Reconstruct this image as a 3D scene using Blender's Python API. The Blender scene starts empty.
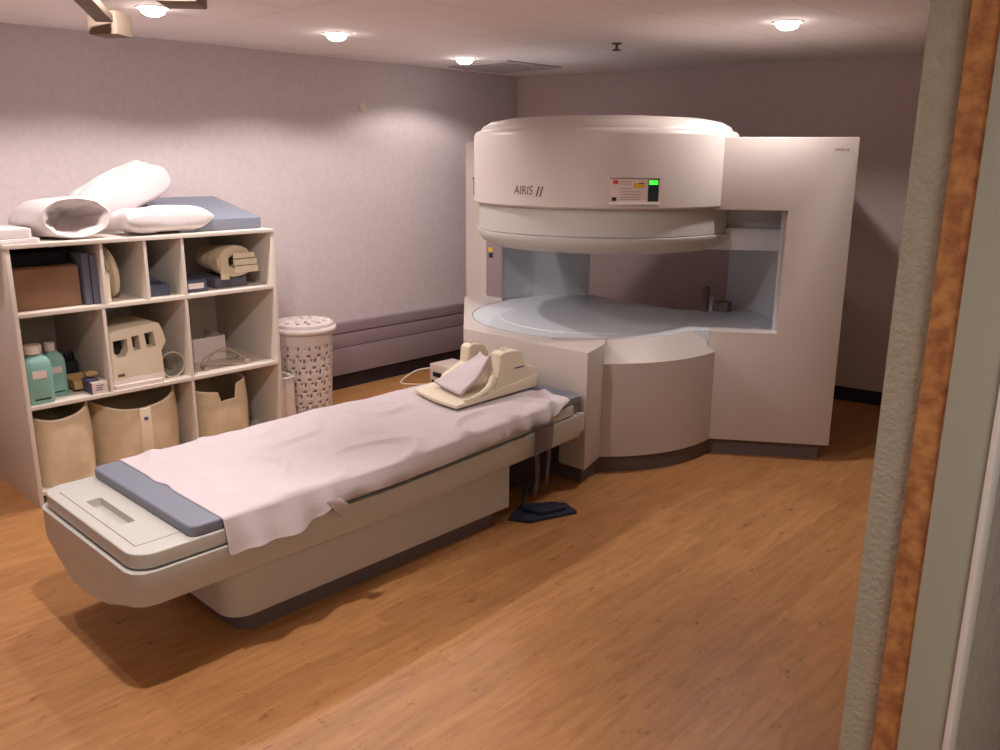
import bpy, bmesh, math, random
from mathutils import Vector, Matrix, noise
random.seed(7)
C = bpy.context.scene.collection
PI = math.pi
R = math.radians
LOC = {}

# ------------------------------------------------------------------ materials
def srgb(r, g, b):
    f = lambda c: (c/255/12.92) if c/255 <= .04045 else ((c/255+.055)/1.055)**2.4
    return (f(r), f(g), f(b), 1)

def mat(name, col, rough=.5, bump=0., bscale=200., spec=.5, metal=0., var=0., vscale=8., trans=0., alpha=1., emit=None, estr=0., mottled=None, mscale=60., coat=0.):
    m = bpy.data.materials.new(name); m.use_nodes = True
    nt = m.node_tree; b = nt.nodes['Principled BSDF']
    b.inputs['Base Color'].default_value = col
    b.inputs['Roughness'].default_value = rough
    b.inputs['Specular IOR Level'].default_value = spec
    b.inputs['Metallic'].default_value = metal
    b.inputs['Transmission Weight'].default_value = trans
    b.inputs['Alpha'].default_value = alpha
    b.inputs['Coat Weight'].default_value = coat
    if emit:
        b.inputs['Emission Color'].default_value = emit; b.inputs['Emission Strength'].default_value = estr
    tc = nt.nodes.new('ShaderNodeTexCoord')
    if var or mottled:
        n = nt.nodes.new('ShaderNodeTexNoise'); n.inputs['Scale'].default_value = mscale if mottled else vscale
        n.inputs['Detail'].default_value = 5
        nt.links.new(tc.outputs['Object'], n.inputs['Vector'])
        mx = nt.nodes.new('ShaderNodeMix'); mx.data_type = 'RGBA'
        cr = nt.nodes.new('ShaderNodeValToRGB'); cr.color_ramp.elements[0].position = .35; cr.color_ramp.elements[1].position = .65
        nt.links.new(n.outputs['Fac'], cr.inputs['Fac']); nt.links.new(cr.outputs['Color'], mx.inputs[0])
        c2 = mottled if mottled else tuple(c*(1-var) for c in col[:3])+(1,)
        mx.inputs[6].default_value = col; mx.inputs[7].default_value = c2
        nt.links.new(mx.outputs[2], b.inputs['Base Color'])
    if bump:
        n2 = nt.nodes.new('ShaderNodeTexNoise'); n2.inputs['Scale'].default_value = bscale; n2.inputs['Detail'].default_value = 3
        nt.links.new(tc.outputs['Object'], n2.inputs['Vector'])
        bp = nt.nodes.new('ShaderNodeBump'); bp.inputs['Strength'].default_value = bump; bp.inputs['Distance'].default_value = .004
        nt.links.new(n2.outputs['Fac'], bp.inputs['Height']); nt.links.new(bp.outputs['Normal'], b.inputs['Normal'])
    return m

def wood_floor():
    m = bpy.data.materials.new('wood_floor'); m.use_nodes = True; nt = m.node_tree; L = nt.links
    b = nt.nodes['Principled BSDF']; tc = nt.nodes.new('ShaderNodeTexCoord')
    br = nt.nodes.new('ShaderNodeTexBrick'); br.inputs['Scale'].default_value = 1
    br.inputs['Brick Width'].default_value = 1.1; br.inputs['Row Height'].default_value = .095
    br.inputs['Mortar Size'].default_value = .0012; br.offset = .37
    br.inputs['Color1'].default_value = (0, 0, 0, 1); br.inputs['Color2'].default_value = (1, 1, 1, 1); br.inputs['Mortar'].default_value = (.0, .0, .0, 1)
    L.new(tc.outputs['Object'], br.inputs['Vector'])
    mp = nt.nodes.new('ShaderNodeMapping'); mp.inputs['Scale'].default_value = (2.2, 15, 1)
    L.new(tc.outputs['Object'], mp.inputs['Vector'])
    n = nt.nodes.new('ShaderNodeTexNoise'); n.inputs['Scale'].default_value = 2.2; n.inputs['Detail'].default_value = 7; n.inputs['Roughness'].default_value = .62; n.inputs['Distortion'].default_value = .6
    L.new(mp.outputs['Vector'], n.inputs['Vector'])
    cr = nt.nodes.new('ShaderNodeValToRGB')
    cr.color_ramp.elements[0].position = .28; cr.color_ramp.elements[0].color = srgb(168, 117, 72)
    cr.color_ramp.elements[1].position = .72; cr.color_ramp.elements[1].color = srgb(196, 145, 92)
    L.new(n.outputs['Fac'], cr.inputs['Fac'])
    # per plank tint
    mx = nt.nodes.new('ShaderNodeMix'); mx.data_type = 'RGBA'; mx.blend_type = 'MULTIPLY'; mx.inputs[0].default_value = 1
    cr2 = nt.nodes.new('ShaderNodeValToRGB'); cr2.color_ramp.elements[0].color = (.84, .82, .8, 1); cr2.color_ramp.elements[1].color = (1, 1, 1, 1)
    L.new(br.outputs['Color'], cr2.inputs['Fac']); L.new(cr.outputs['Color'], mx.inputs[6]); L.new(cr2.outputs['Color'], mx.inputs[7])
    # knots
    mp3 = nt.nodes.new('ShaderNodeMapping'); mp3.inputs['Scale'].default_value = (6, 11, 1); L.new(tc.outputs['Object'], mp3.inputs['Vector'])
    v = nt.nodes.new('ShaderNodeTexNoise'); v.inputs['Scale'].default_value = 1.6; v.inputs['Detail'].default_value = 4; v.inputs['Roughness'].default_value = .75
    L.new(mp3.outputs['Vector'], v.inputs['Vector'])
    cr3 = nt.nodes.new('ShaderNodeValToRGB'); cr3.color_ramp.elements[0].position = .60; cr3.color_ramp.elements[0].color = (1, 1, 1, 1)
    cr3.color_ramp.elements[1].position = .74; cr3.color_ramp.elements[1].color = (.42, .3, .2, 1)
    L.new(v.outputs['Fac'], cr3.inputs['Fac'])
    mx2 = nt.nodes.new('ShaderNodeMix'); mx2.data_type = 'RGBA'; mx2.blend_type = 'MULTIPLY'; mx2.inputs[0].default_value = 1
    L.new(mx.outputs[2], mx2.inputs[6]); L.new(cr3.outputs['Color'], mx2.inputs[7])
    L.new(mx2.outputs[2], b.inputs['Base Color'])
    b.inputs['Roughness'].default_value = .42; b.inputs['Specular IOR Level'].default_value = .35
    return m

def ceiling_mat():
    m = bpy.data.materials.new('ceiling_tile'); m.use_nodes = True; nt = m.node_tree; L = nt.links
    b = nt.nodes['Principled BSDF']; tc = nt.nodes.new('ShaderNodeTexCoord')
    br = nt.nodes.new('ShaderNodeTexBrick'); br.offset = 0; br.inputs['Scale'].default_value = 1
    br.inputs['Brick Width'].default_value = 1.22; br.inputs['Row Height'].default_value = .61; br.inputs['Mortar Size'].default_value = .006; br.inputs['Mortar Smooth'].default_value = .3
    c = srgb(240, 232, 230)
    br.inputs['Color1'].default_value = c; br.inputs['Color2'].default_value = c; br.inputs['Mortar'].default_value = srgb(222, 212, 210)
    L.new(tc.outputs['Object'], br.inputs['Vector']); L.new(br.outputs['Color'], b.inputs['Base Color'])
    n2 = nt.nodes.new('ShaderNodeTexNoise'); n2.inputs['Scale'].default_value = 90
    L.new(tc.outputs['Object'], n2.inputs['Vector'])
    bp = nt.nodes.new('ShaderNodeBump'); bp.inputs['Strength'].default_value = .25; bp.inputs['Distance'].default_value = .003
    L.new(n2.outputs['Fac'], bp.inputs['Height']); L.new(bp.outputs['Normal'], b.inputs['Normal'])
    b.inputs['Roughness'].default_value = .9
    return m

M = dict(
    floor=wood_floor(), ceiling=ceiling_mat(),
    wall=mat('wall_fabric', srgb(208, 196, 197), .95, .5, 170, .1, var=.06, vscale=30),
    wallback=mat('wall_fabric_back', srgb(206, 188, 186), .95, .5, 170, .1, var=.06, vscale=30),
    jamb=mat('jamb_fabric', srgb(184, 179, 164), .95, .9, 110, .1, var=.08, vscale=40),
    corridor=mat('corridor_wallpaper', srgb(176, 172, 166), .8, 1., 60, .2, var=.1, vscale=25),
    copper=mat('copper', srgb(206, 148, 92), .5, .5, 60, .5, .0, mottled=srgb(160, 104, 66), mscale=45),
    doorpaint=mat('door_paint', srgb(176, 178, 164), .55, .1, 80),
    whitetrim=mat('white_trim', srgb(232, 230, 228), .4),
    basedark=mat('baseboard_dark', srgb(40, 34, 44), .6),
    heater=mat('heater_grey', srgb(142, 126, 130), .7, .3, 120),
    cream=mat('gantry_shell', srgb(198, 188, 182), .42, .06, 260, .4),
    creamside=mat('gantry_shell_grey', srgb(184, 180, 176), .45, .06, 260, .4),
    blueshell=mat('gantry_cover_pale', srgb(202, 208, 214), .4, .05, 260, .45),
    bevel=mat('gantry_line', srgb(120, 108, 108), .6),
    kick=mat('kick_grey', srgb(104, 92, 92), .7),
    tableshell=mat('table_shell', srgb(198, 197, 190), .42, .05, 260, .4),
    gap=mat('shadow_gap', srgb(48, 52, 66), .7),
    pad=mat('blue_grey_vinyl', srgb(126, 132, 146), .55, .15, 220, .4),
    sheet=mat('white_sheet', srgb(210, 200, 203), .9, .35, 240, .1),
    linen=mat('white_linen', srgb(222, 214, 214), .9, .35, 40, .1),
    shelf=mat('shelf_laminate', srgb(222, 212, 200), .5, .04, 200, .3),
    cardboard=mat('cardboard', srgb(158, 122, 98), .85, .2, 90, .2, var=.1),
    foam=mat('foam_grey', srgb(104, 104, 116), .9, .3, 150, .1),
    navy=mat('navy_vinyl', srgb(74, 80, 100), .6, .1, 100),
    black=mat('black_cloth', srgb(24, 24, 32), .9, .4, 60),
    coil=mat('cream_plastic', srgb(232, 220, 196), .5, .08, 150, .4),
    canvas=mat('cream_vinyl', srgb(222, 204, 172), .65, .3, 50, .3, var=.12, vscale=14),
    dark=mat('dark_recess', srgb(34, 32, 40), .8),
    teal=mat('teal_liquid', srgb(138, 184, 174), .25, .0, 50, .5),
    tealdark=mat('dark_mark', srgb(20, 30, 40), .6),
    label=mat('paper_label', srgb(220, 205, 195), .7),
    purple=mat('purple_print', srgb(78, 70, 100), .6),
    tan=mat('tan_card', srgb(196, 164, 112), .7),
    hamper=mat('hamper_plastic', srgb(226, 214, 210), .4, .0, 50, .4),
    clear=mat('clear_plastic', srgb(200, 195, 185), .15, alpha=.35),
    cable=mat('cable_beige', srgb(176, 160, 132), .6),
    mon=mat('label_plate', srgb(216, 196, 190), .5),
    red=mat('label_red', srgb(190, 60, 60), .5), yellow=mat('label_yellow', srgb(214, 176, 50), .5),
    green=mat('green_display', srgb(60, 200, 60), .4, emit=srgb(70, 255, 60), estr=.8),
    screen=mat('dark_display', srgb(30, 44, 50), .3),
    text=mat('lettering_grey', srgb(92, 80, 74), .6),
    blueprint=mat('blue_lettering', srgb(90, 90, 140), .6),
    strap=mat('smoky_vinyl', srgb(110, 96, 104), .2, alpha=.5),
    pedal=mat('pedal_blue_black', srgb(46, 54, 74), .35, .1, 80),
    beige=mat('beige_paint', srgb(122, 106, 92), .6, .1, 80),
    vent=mat('vent_grey', srgb(186, 178, 180), .6),
    metal=mat('chrome', srgb(150, 145, 140), .35, metal=.8),
    lamp=mat('lamp_glow', (1, 1, 1, 1), .5, emit=(1, .92, .88, 1), estr=14.),
    reflector=mat('lamp_reflector', srgb(240, 225, 215), .35),
)

# ------------------------------------------------------------------ helpers
def BM(): return bmesh.new()

def add_box(bm, x0, x1, y0, y1, z0, z1, rot=0, c=None):
    vs = [bm.verts.new((x, y, z)) for z in (z0, z1) for x, y in ((x0, y0), (x1, y0), (x1, y1), (x0, y1))]
    fs = [(3, 2, 1, 0), (4, 5, 6, 7), (0, 1, 5, 4), (1, 2, 6, 5), (2, 3, 7, 6), (3, 0, 4, 7)]
    for f in fs: bm.faces.new([vs[i] for i in f])
    if rot:
        c = c or ((x0+x1)/2, (y0+y1)/2, (z0+z1)/2)
        bmesh.ops.rotate(bm, cent=c, matrix=Matrix.Rotation(rot, 3, 'Z'), verts=vs)
    return vs

def area(p): return sum(p[i-1][0]*p[i][1]-p[i][0]*p[i-1][1] for i in range(len(p)))/2

def add_prism(bm, pts, z0, z1, f=None):
    """extrude polygon pts (a,b) from z0 to z1; f maps (a,b,z)->world"""
    f = f or (lambda a, b, z: (a, b, z))
    if area(pts) < 0: pts = pts[::-1]
    lo = [bm.verts.new(f(a, b, z0)) for a, b in pts]; hi = [bm.verts.new(f(a, b, z1)) for a, b in pts]
    bm.faces.new(lo[::-1]); bm.faces.new(hi)
    n = len(pts)
    for i in range(n): bm.faces.new((lo[i], lo[(i+1) % n], hi[(i+1) % n], hi[i]))
    return lo+hi

def add_lathe(bm, prof, c, seg=64, caps=True, sx=1, sy=1):
    rings = []
    for r, z in prof:
        rings.append([bm.verts.new((c[0]+sx*r*math.cos(2*PI*i/seg), c[1]+sy*r*math.sin(2*PI*i/seg), z)) for i in range(seg)])
    for a, b in zip(rings, rings[1:]):
        for i in range(seg): bm.faces.new((a[i], a[(i+1) % seg], b[(i+1) % seg], b[i]))
    if caps:
        bm.faces.new(rings[0][::-1]); bm.faces.new(rings[-1])
    return rings

def add_tube(bm, pts, r, seg=8, closed=False):
    pts = [Vector(p) for p in pts]; n = len(pts); rings = []
    up = Vector((0, 0, 1))
    for i, p in enumerate(pts):
        a = pts[i-1] if (i or closed) else p; b = pts[(i+1) % n] if (i < n-1 or closed) else p
        t = (b-a).normalized(); s = t.cross(up)
        if s.length < 1e-3: s = t.cross(Vector((0, 1, 0)))
        s.normalize(); u = s.cross(t)
        rr = r[i] if isinstance(r, (list, tuple)) else r
        rings.append([bm.verts.new(p+s*rr*math.cos(2*PI*k/seg)+u*rr*math.sin(2*PI*k/seg)) for k in range(seg)])
    prs = list(zip(rings, rings[1:])) + ([(rings[-1], rings[0])] if closed else [])
    for a, b in prs:
        for k in range(seg): bm.faces.new((a[k], a[(k+1) % seg], b[(k+1) % seg], b[k]))
    if not closed: bm.faces.new(rings[0][::-1]); bm.faces.new(rings[-1])

def spline(pts, n=8):
    out = []; P = [Vector(p) for p in pts]
    for i in range(len(P)-1):
        p0 = P[max(i-1, 0)]; p1 = P[i]; p2 = P[i+1]; p3 = P[min(i+2, len(P)-1)]
        for k in range(n):
            t = k/n
            out.append(.5*((2*p1)+(-p0+p2)*t+(2*p0-5*p1+4*p2-p3)*t*t+(-p0+3*p1-3*p2+p3)*t**3))
    out.append(P[-1]); return out

def rounded(x0, x1, y0, y1, r, n=6):
    if not isinstance(r, (list, tuple)): r = [r]*4
    out = []
    for (cx, cy, a0, rr) in ((x0, y0, PI, r[0]), (x1, y0, 1.5*PI, r[1]), (x1, y1, 0, r[2]), (x0, y1, .5*PI, r[3])):
        mx = cx+rr if cx == x0 else cx-rr; my = cy+rr if cy == y0 else cy-rr
        for k in range(n+1):
            a = a0+.5*PI*k/n; out.append((mx+rr*math.cos(a), my+rr*math.sin(a)))
    return out

def obj(name, bm, m, parent=None, bevel=0, smooth=35, bseg=2, label=None):
    bmesh.ops.remove_doubles(bm, verts=bm.verts, dist=1e-5)
    bmesh.ops.recalc_face_normals(bm, faces=bm.faces)
    if bevel:
        ed = [e for e in bm.edges if len(e.link_faces) == 2 and e.calc_face_angle(0) > R(28)]
        bmesh.ops.bevel(bm, geom=ed, offset=bevel, segments=bseg, affect='EDGES', profile=.6, clamp_overlap=True)
    if parent is not None:
        l = LOC[parent.name]; bmesh.ops.translate(bm, vec=-l, verts=bm.verts)
    me = bpy.data.meshes.new(name); bm.to_mesh(me); bm.free()
    for p in me.polygons: p.use_smooth = True
    me.set_sharp_from_angle(angle=R(smooth))
    me.materials.append(M[m])
    o = bpy.data.objects.new(name, me); C.objects.link(o)
    if parent is not None: o.parent = parent; LOC[o.name] = LOC[parent.name].copy()
    else:
        # put the origin at the base centre of the mesh
        xs = [v.co for v in me.vertices]
        lo = Vector((min(v.x for v in xs), min(v.y for v in xs), min(v.z for v in xs))); hi = Vector((max(v.x for v in xs), max(v.y for v in xs), max(v.z for v in xs)))
        if name.split('_')[0] not in ('wall', 'floor', 'ceiling'):
            b = Vector(((lo.x+hi.x)/2, (lo.y+hi.y)/2, lo.z)); me.transform(Matrix.Translation(-b)); o.location = b; LOC[o.name] = b
        else: LOC[o.name] = Vector((0, 0, 0))
    if label: o['label'] = label
    return o

def tag(o, label, cat, group=None, kind=None):
    o['label'] = label; o['category'] = cat
    if group: o['group'] = group
    if kind: o['kind'] = kind
    return o

def thing(name, loc, label, cat, group=None):
    o = bpy.data.objects.new(name, None); o.location = loc; o.empty_display_size = .1
    C.objects.link(o); LOC[o.name] = Vector(loc); return tag(o, label, cat, group)

def struct(name, bm, m, bevel=0):
    o = obj(name, bm, m, None, bevel); o['kind'] = 'structure'; return o

def cut(o, bm):
    """boolean-difference a cutter bmesh (world coords) out of o and bake"""
    me = bpy.data.meshes.new('cut'); bmesh.ops.recalc_face_normals(bm, faces=bm.faces); bm.to_mesh(me); bm.free()
    c = bpy.data.objects.new('cut', me); C.objects.link(c)
    md = o.modifiers.new('b', 'BOOLEAN'); md.operation = 'DIFFERENCE'; md.object = c; md.solver = 'EXACT'
    bpy.context.view_layer.update()
    dg = bpy.context.evaluated_depsgraph_get()
    new = bpy.data.meshes.new_from_object(o.evaluated_get(dg)); o.modifiers.clear(); o.data = new
    for p in new.polygons: p.use_smooth = True
    new.set_sharp_from_angle(angle=R(35))
    bpy.data.objects.remove(c)

def text_mesh(s, size, shear=0., font=None, ext=.0):
    cu = bpy.data.curves.new('t', 'FONT'); cu.body = s; cu.size = size; cu.shear = shear; cu.extrude = ext; cu.align_x = 'LEFT'
    o = bpy.data.objects.new('t', cu); C.objects.link(o); bpy.context.view_layer.update()
    me = bpy.data.meshes.new_from_object(o.evaluated_get(bpy.context.evaluated_depsgraph_get()))
    bpy.data.objects.remove(o); return me

# ------------------------------------------------------------------ camera
CAM = Vector((0, 0, 1.72))
def make_camera():
    yaw, pitch, roll, f = R(43.534), R(-14.425), R(0.316), 842.26
    fw = Vector((math.cos(pitch)*math.cos(yaw), math.cos(pitch)*math.sin(yaw), math.sin(pitch)))
    rt = Vector((math.sin(yaw), -math.cos(yaw), 0)); up = rt.cross(fw)
    r2 = rt*math.cos(roll)+up*math.sin(roll); u2 = -rt*math.sin(roll)+up*math.cos(roll)
    cd = bpy.data.cameras.new('camera'); cam = bpy.data.objects.new('camera', cd); C.objects.link(cam)
    mt = Matrix((r2, u2, -fw)).transposed().to_4x4(); mt.translation = CAM; cam.matrix_world = mt
    cd.sensor_width = 36; cd.sensor_fit = 'HORIZONTAL'; cd.lens = 36*f/1000; cd.clip_start = .02
    bpy.context.scene.camera = cam
make_camera()

# ------------------------------------------------------------------ room
YL = 5.19; ZC = 2.4; XN = -.7; YR = .43; YO = .27; XJ = 1.3
def bx(*a): bm = BM(); add_box(bm, *a); return bm
BK0 = (5.66, YL); BK1 = (6.40, YR)            # the back wall stands very slightly out of square
bm = BM(); add_box(bm, XN-.15, 6.9, -1.7, YL+.15, -.08, 0); struct('floor', bm, 'floor')
bm = BM(); add_box(bm, XN-.15, 6.9, -1.7, YL+.15, ZC, ZC+.08); struct('ceiling', bm, 'ceiling')
struct('wall_left', bx(XN-.15, 6.9, YL, YL+.15, 0, ZC), 'wall')
bm = BM(); add_prism(bm, [BK0, BK1, (6.75, YR), (6.75, YL)], 0, ZC); struct('wall_back', bm, 'wallback')
struct('wall_front', bx(XN-.15, XN, -1.7, YL, 0, ZC), 'wall')
bm = BM()
add_box(bm, XJ, 6.75, YO+.012, YR, 0, ZC); add_box(bm, XN, -.25, YO, YR, 0, ZC); add_box(bm, -.25, XJ, YO, YR, 2.15, ZC)
struct('wall_right', bm, 'jamb')
struct('wall_corridor', bx(XJ+.012, 6.75, YO, YO+.012, 0, ZC), 'corridor')
struct('wall_corridor_end', bx(6.75, 6.9, -1.7, YL, 0, ZC), 'corridor')
struct('wall_corridor_side', bx(XN, 6.75, -1.75, -1.6, 0, ZC), 'corridor')
# door jamb strips on the reveal
struct('trim_1', bx(XJ-.012, XJ+.002, .336, .374, 0, 2.15), 'copper')
struct('trim_2', bx(XJ-.018, XJ+.002, .272, .336, 0, 2.15), 'doorpaint', .004)
struct('trim_3', bx(XJ-.024, XJ+.02, .262, .272, 0, 2.15), 'whitetrim', .006)
# baseboards
bm = BM(); add_box(bm, XN, 5.66, YL-.012, YL, 0, .1); struct('baseboard_left', bm, 'basedark')
dx, dy = BK1[0]-BK0[0], BK1[1]-BK0[1]
bm = BM(); add_prism(bm, [(BK0[0], BK0[1]-.02), (BK1[0], BK1[1]), (BK1[0]-.014, BK1[1]), (BK0[0]-.014, BK0[1]-.02)], 0, .1); struct('baseboard_back', bm, 'basedark')
# long grooved heater / cover panel along the left wall
hb = thing('baseboard_heater', (3.9, YL-.05, .11), 'long grey grooved heater cover low on the left wall behind the laundry hamper', 'heater')
for i, (z0, z1) in enumerate(((.12, .325), (.33, .435), (.44, .515))):
    d = (.05, .045, .05)[i]
    obj('cover_panel', bx(2.72, 5.63, YL-d, YL, z0, z1), 'heater', hb, .004)
obj('back_plate', bx(2.73, 5.62, YL-.03, YL, .11, .512), 'dark', hb)

# ------------------------------------------------------------------ downlights
def downlight(x, y, label, power, cone=144):
    t = thing('downlight', (x, y, ZC), label, 'ceiling light', 'recessed downlights in the ceiling')
    bm = BM(); add_lathe(bm, [(.062, ZC-.001), (.074, ZC-.006), (.078, ZC-.001)], (x, y), 32, False); obj('trim_ring', bm, 'reflector', t)
    bm = BM(); add_lathe(bm, [(.001, ZC-.040), (.030, ZC-.038), (.052, ZC-.026), (.062, ZC-.001)], (x, y), 32, False); obj('lens', bm, 'lamp', t)
    l = bpy.data.lights.new('spot', 'SPOT'); l.energy = power; l.color = (1, .90, .875); l.spot_size = R(cone); l.spot_blend = .3; l.shadow_soft_size = .035
    lo = bpy.data.objects.new('downlight_lamp', l); lo.location = (x, y, ZC-.05); C.objects.link(lo)
PW = 36
downlight(1.96, 4.13, 'leftmost of the three bright round ceiling lights along the left wall', PW)
downlight(3.05, 4.19, 'middle of the three bright round ceiling lights along the left wall', PW)
downlight(4.38, 4.52, 'small bright ceiling light nearest the room corner', PW*.55)
downlight(4.33, 2.11, 'bright round ceiling light on the right above the scanner plate', PW*.8)
downlight(.86, 4.15, 'ceiling light outside the left of the frame over the shelves', PW*.55)
downlight(2.9, 2.2, 'added weak fill light above the scanner end of the patient table', PW*.12)  # unseen fill lamp, added to even the brightness along the table
downlight(1.05, 2.3, 'ceiling light above the foot end of the patient table', PW*1.8, 162)
# soft corridor ceiling fixture behind the camera
l = bpy.data.lights.new('corridor', 'AREA'); l.energy = 13; l.size = .8; l.color = (1, .93, .84)
lo = bpy.data.objects.new('corridor_lamp', l); lo.location = (.3, -.9, ZC-.03); C.objects.link(lo)

# sprinkler, ceiling vent, wall plate
t = thing('ceiling_sprinkler', (4.42, 3.24, ZC), 'small dark sprinkler head on the ceiling between the lights', 'sprinkler')
bm = BM(); add_lathe(bm, [(.03, ZC-.001), (.028, ZC-.008), (.008, ZC-.01), (.008, ZC-.035)], (4.42, 3.24), 16); obj('escutcheon', bm, 'text', t)
bm = BM(); add_lathe(bm, [(.004, ZC-.033), (.028, ZC-.04), (.026, ZC-.044)], (4.42, 3.24), 12); obj('deflector', bm, 'text', t)
t = thing('ceiling_vent', (4.95, 4.67, ZC), 'pale grey square air vent in the ceiling near the room corner', 'vent')
bm = BM()
for a in ((4.65, 5.25, 4.36, 4.42), (4.65, 5.25, 4.92, 4.98), (4.65, 4.71, 4.42, 4.92), (5.19, 5.25, 4.42, 4.92)): add_box(bm, *a, ZC-.012, ZC-.001)
obj('frame', bm, 'vent', t)
bm = BM()
for k in range(9): add_box(bm, 4.71, 5.19, 4.435+k*.055, 4.465+k*.055, ZC-.01, ZC-.002)
obj('louvre', bm, 'vent', t)
bm = BM(); ring = add_lathe(bm, [(.035, 0), (.035, .012), (.028, .018)], (0, 0), 20)
bmesh.ops.transform(bm, matrix=Matrix.Translation((3.98, YL, 2.08)) @ Matrix.Rotation(PI/2, 4, 'X'), verts=bm.verts)
tag(obj('wall_button', bm, 'label'), 'small round pale cover high on the left wall', 'wall cover')

# beige arms under the ceiling, top left
def hanging(label, a, b, w, head, hs, hrot, stem):
    t = thing('ceiling_bracket', (stem[0], stem[1], ZC), label, 'bracket', 'beige brackets under the ceiling')
    bm = BM(); add_box(bm, stem[0]-.02, stem[0]+.02, stem[1]-.02, stem[1]+.02, a[2]-.01, ZC); obj('ceiling_stem', bm, 'beige', t, .003)
    A, B = Vector(a), Vector(b); d = (B-A); L = d.length; bm = BM(); vs = add_box(bm, 0, L, -w/2, w/2, -.012, .012)
    bmesh.ops.transform(bm, matrix=Matrix.Translation(A) @ d.to_track_quat('X', 'Z').to_matrix().to_4x4(), verts=bm.verts); obj('arm', bm, 'beige', t, .003)
    bm = BM(); add_box(bm, -hs[0]/2, hs[0]/2, -hs[1]/2, hs[1]/2, -hs[2]/2, hs[2]/2)
    bmesh.ops.transform(bm, matrix=Matrix.Translation(head) @ Matrix.Rotation(hrot[0], 4, 'Z') @ Matrix.Rotation(hrot[1], 4, 'X'), verts=bm.verts); obj('head', bm, 'beige', t, .006)
HANG = True

# ------------------------------------------------------------------ MRI scanner
C0 = (4.27, 3.23); du = (.551, -.834); dn = (-.834, -.551)
def UN(u, n, z): return (C0[0]+du[0]*u+dn[0]*n, C0[1]+du[1]*u+dn[1]*n, z)
def pol(r, a): return (C0[0]+r*math.cos(R(a)), C0[1]+r*math.sin(R(a)))
def toun(p): x, y = p[0]-C0[0], p[1]-C0[1]; return (x*du[0]+y*du[1], x*dn[0]+y*dn[1])
S = thing('mri_scanner', (C0[0], C0[1], 0), 'large cream open scanner with a round upper drum, standing at the head of the table', 'mri scanner')
ZB = .10; ZP = .748
block = [(3.39, 2.594), (3.64, 2.672), (4.1, 3.0), (4.4, 3.9), (4.27, 4.40), (4.2, 4.35), (3.39, 3.52)]
bm = BM(); add_prism(bm, block, ZB, ZP); obj('docking_block', bm, 'cream', S, .008)
# lower drum with chamfer
RL = .855; CL = (4.26, 3.245)
bm = BM(); add_lathe(bm, [(RL, ZB), (RL, .636), (RL-.012, .643), (.722, ZP-.004), (.712, ZP+.001)], CL, 128)
bmesh.ops.bisect_plane(bm, geom=bm.verts[:]+bm.edges[:]+bm.faces[:], plane_co=(4.80, 3, 0), plane_no=(1, 0, 0), clear_outer=True)
bmesh.ops.bisect_plane(bm, geom=bm.verts[:]+bm.edges[:]+bm.faces[:], plane_co=(3.39, 3.47, 0), plane_no=(-.7, .7, 0), clear_outer=True)
obj('lower_drum', bm, 'cream', S)
bm = BM(); add_lathe(bm, [(.805, .70), (.80, ZP+.004), (.79, ZP+.008), (.0, ZP+.008)], C0, 128, False)
# the pale platform deck: only the part behind the chamfer
deck = []
a = -215
bm.free(); bm = BM()
deck = [pol(.70, a) for a in range(-150, -84, 6)] + [pol(.86, -80), UN(.86, .36, 0)[:2], UN(1.12, .36, 0)[:2], UN(1.12, -.35, 0)[:2], (4.90, 2.83), (4.81, 3.0), (4.82, 3.2), (4.90, 3.5), (4.92, 3.72)] + [pol(.84, a) for a in range(42, 90, 6)]+[pol(.785, a) for a in range(92, 206, 6)]
add_prism(bm, deck, .60, ZP+.004); obj('platform_deck', bm, 'blueshell', S, .003)
bm = BM(); add_lathe(bm, [(.775, ZP), (.775, ZP+.012), (.76, ZP+.020), (.70, ZP+.022), (.69, ZP+.012)], C0, 128, False)
bm.free()
bm = BM(); add_lathe(bm, [(.60, ZP), (.595, ZP+.008), (.58, ZP+.011), (.0005, ZP+.011)], (C0[0]-.02, C0[1]), 128, False); obj('lower_pole_cover', bm, 'blueshell', S)
# seam line of the round cover
bm = BM()
for k in range(40):
    a0 = 88+k*(118/40); a1 = a0+118/40
    p, q, r_, s_ = pol(.775, a0), pol(.775, a1), pol(.781, a1), pol(.781, a0)
    v = [bm.verts.new((*w, ZP+.0055)) for w in (p, q, r_, s_)]; bm.faces.new(v)
obj('deck_seam', bm, 'bevel', S)
# kick plate (recessed)
bm = BM(); add_lathe(bm, [(RL-.035, .0), (RL-.035, ZB)], C0, 96)
add_prism(bm, [(3.45, 2.66), (3.7, 2.70), (4.2, 3.0), (4.25, 4.3), (3.45, 3.46)], 0, ZB)
add_prism(bm, [UN(.62, .36, 0)[:2], UN(1.37, .36, 0)[:2], UN(1.37, -.7, 0)[:2], UN(.62, -.7, 0)[:2]], 0, ZB)
add_prism(bm, [(4.30, 3.8), (4.30, 4.36), (4.75, 4.45), (5.1, 4.1), (4.8, 3.75)], 0, ZB)
obj('kick_plate', bm, 'kick', S)
# base yoke under the posts
bm = BM(); add_prism(bm, [UN(.7, .30, 0)[:2], UN(1.41, .30, 0)[:2], UN(1.41, -.8, 0)[:2], UN(1.0, -.8, 0)[:2], UN(.9, -.3, 0)[:2]], ZB, ZP); obj('base_yoke', bm, 'cream', S)
bm = BM(); add_prism(bm, [(4.27, 3.9), (4.27, 4.40), (4.75, 4.5), (5.15, 4.1), (4.8, 3.7)], ZB, ZP); obj('base_yoke', bm, 'cream', S)
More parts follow.
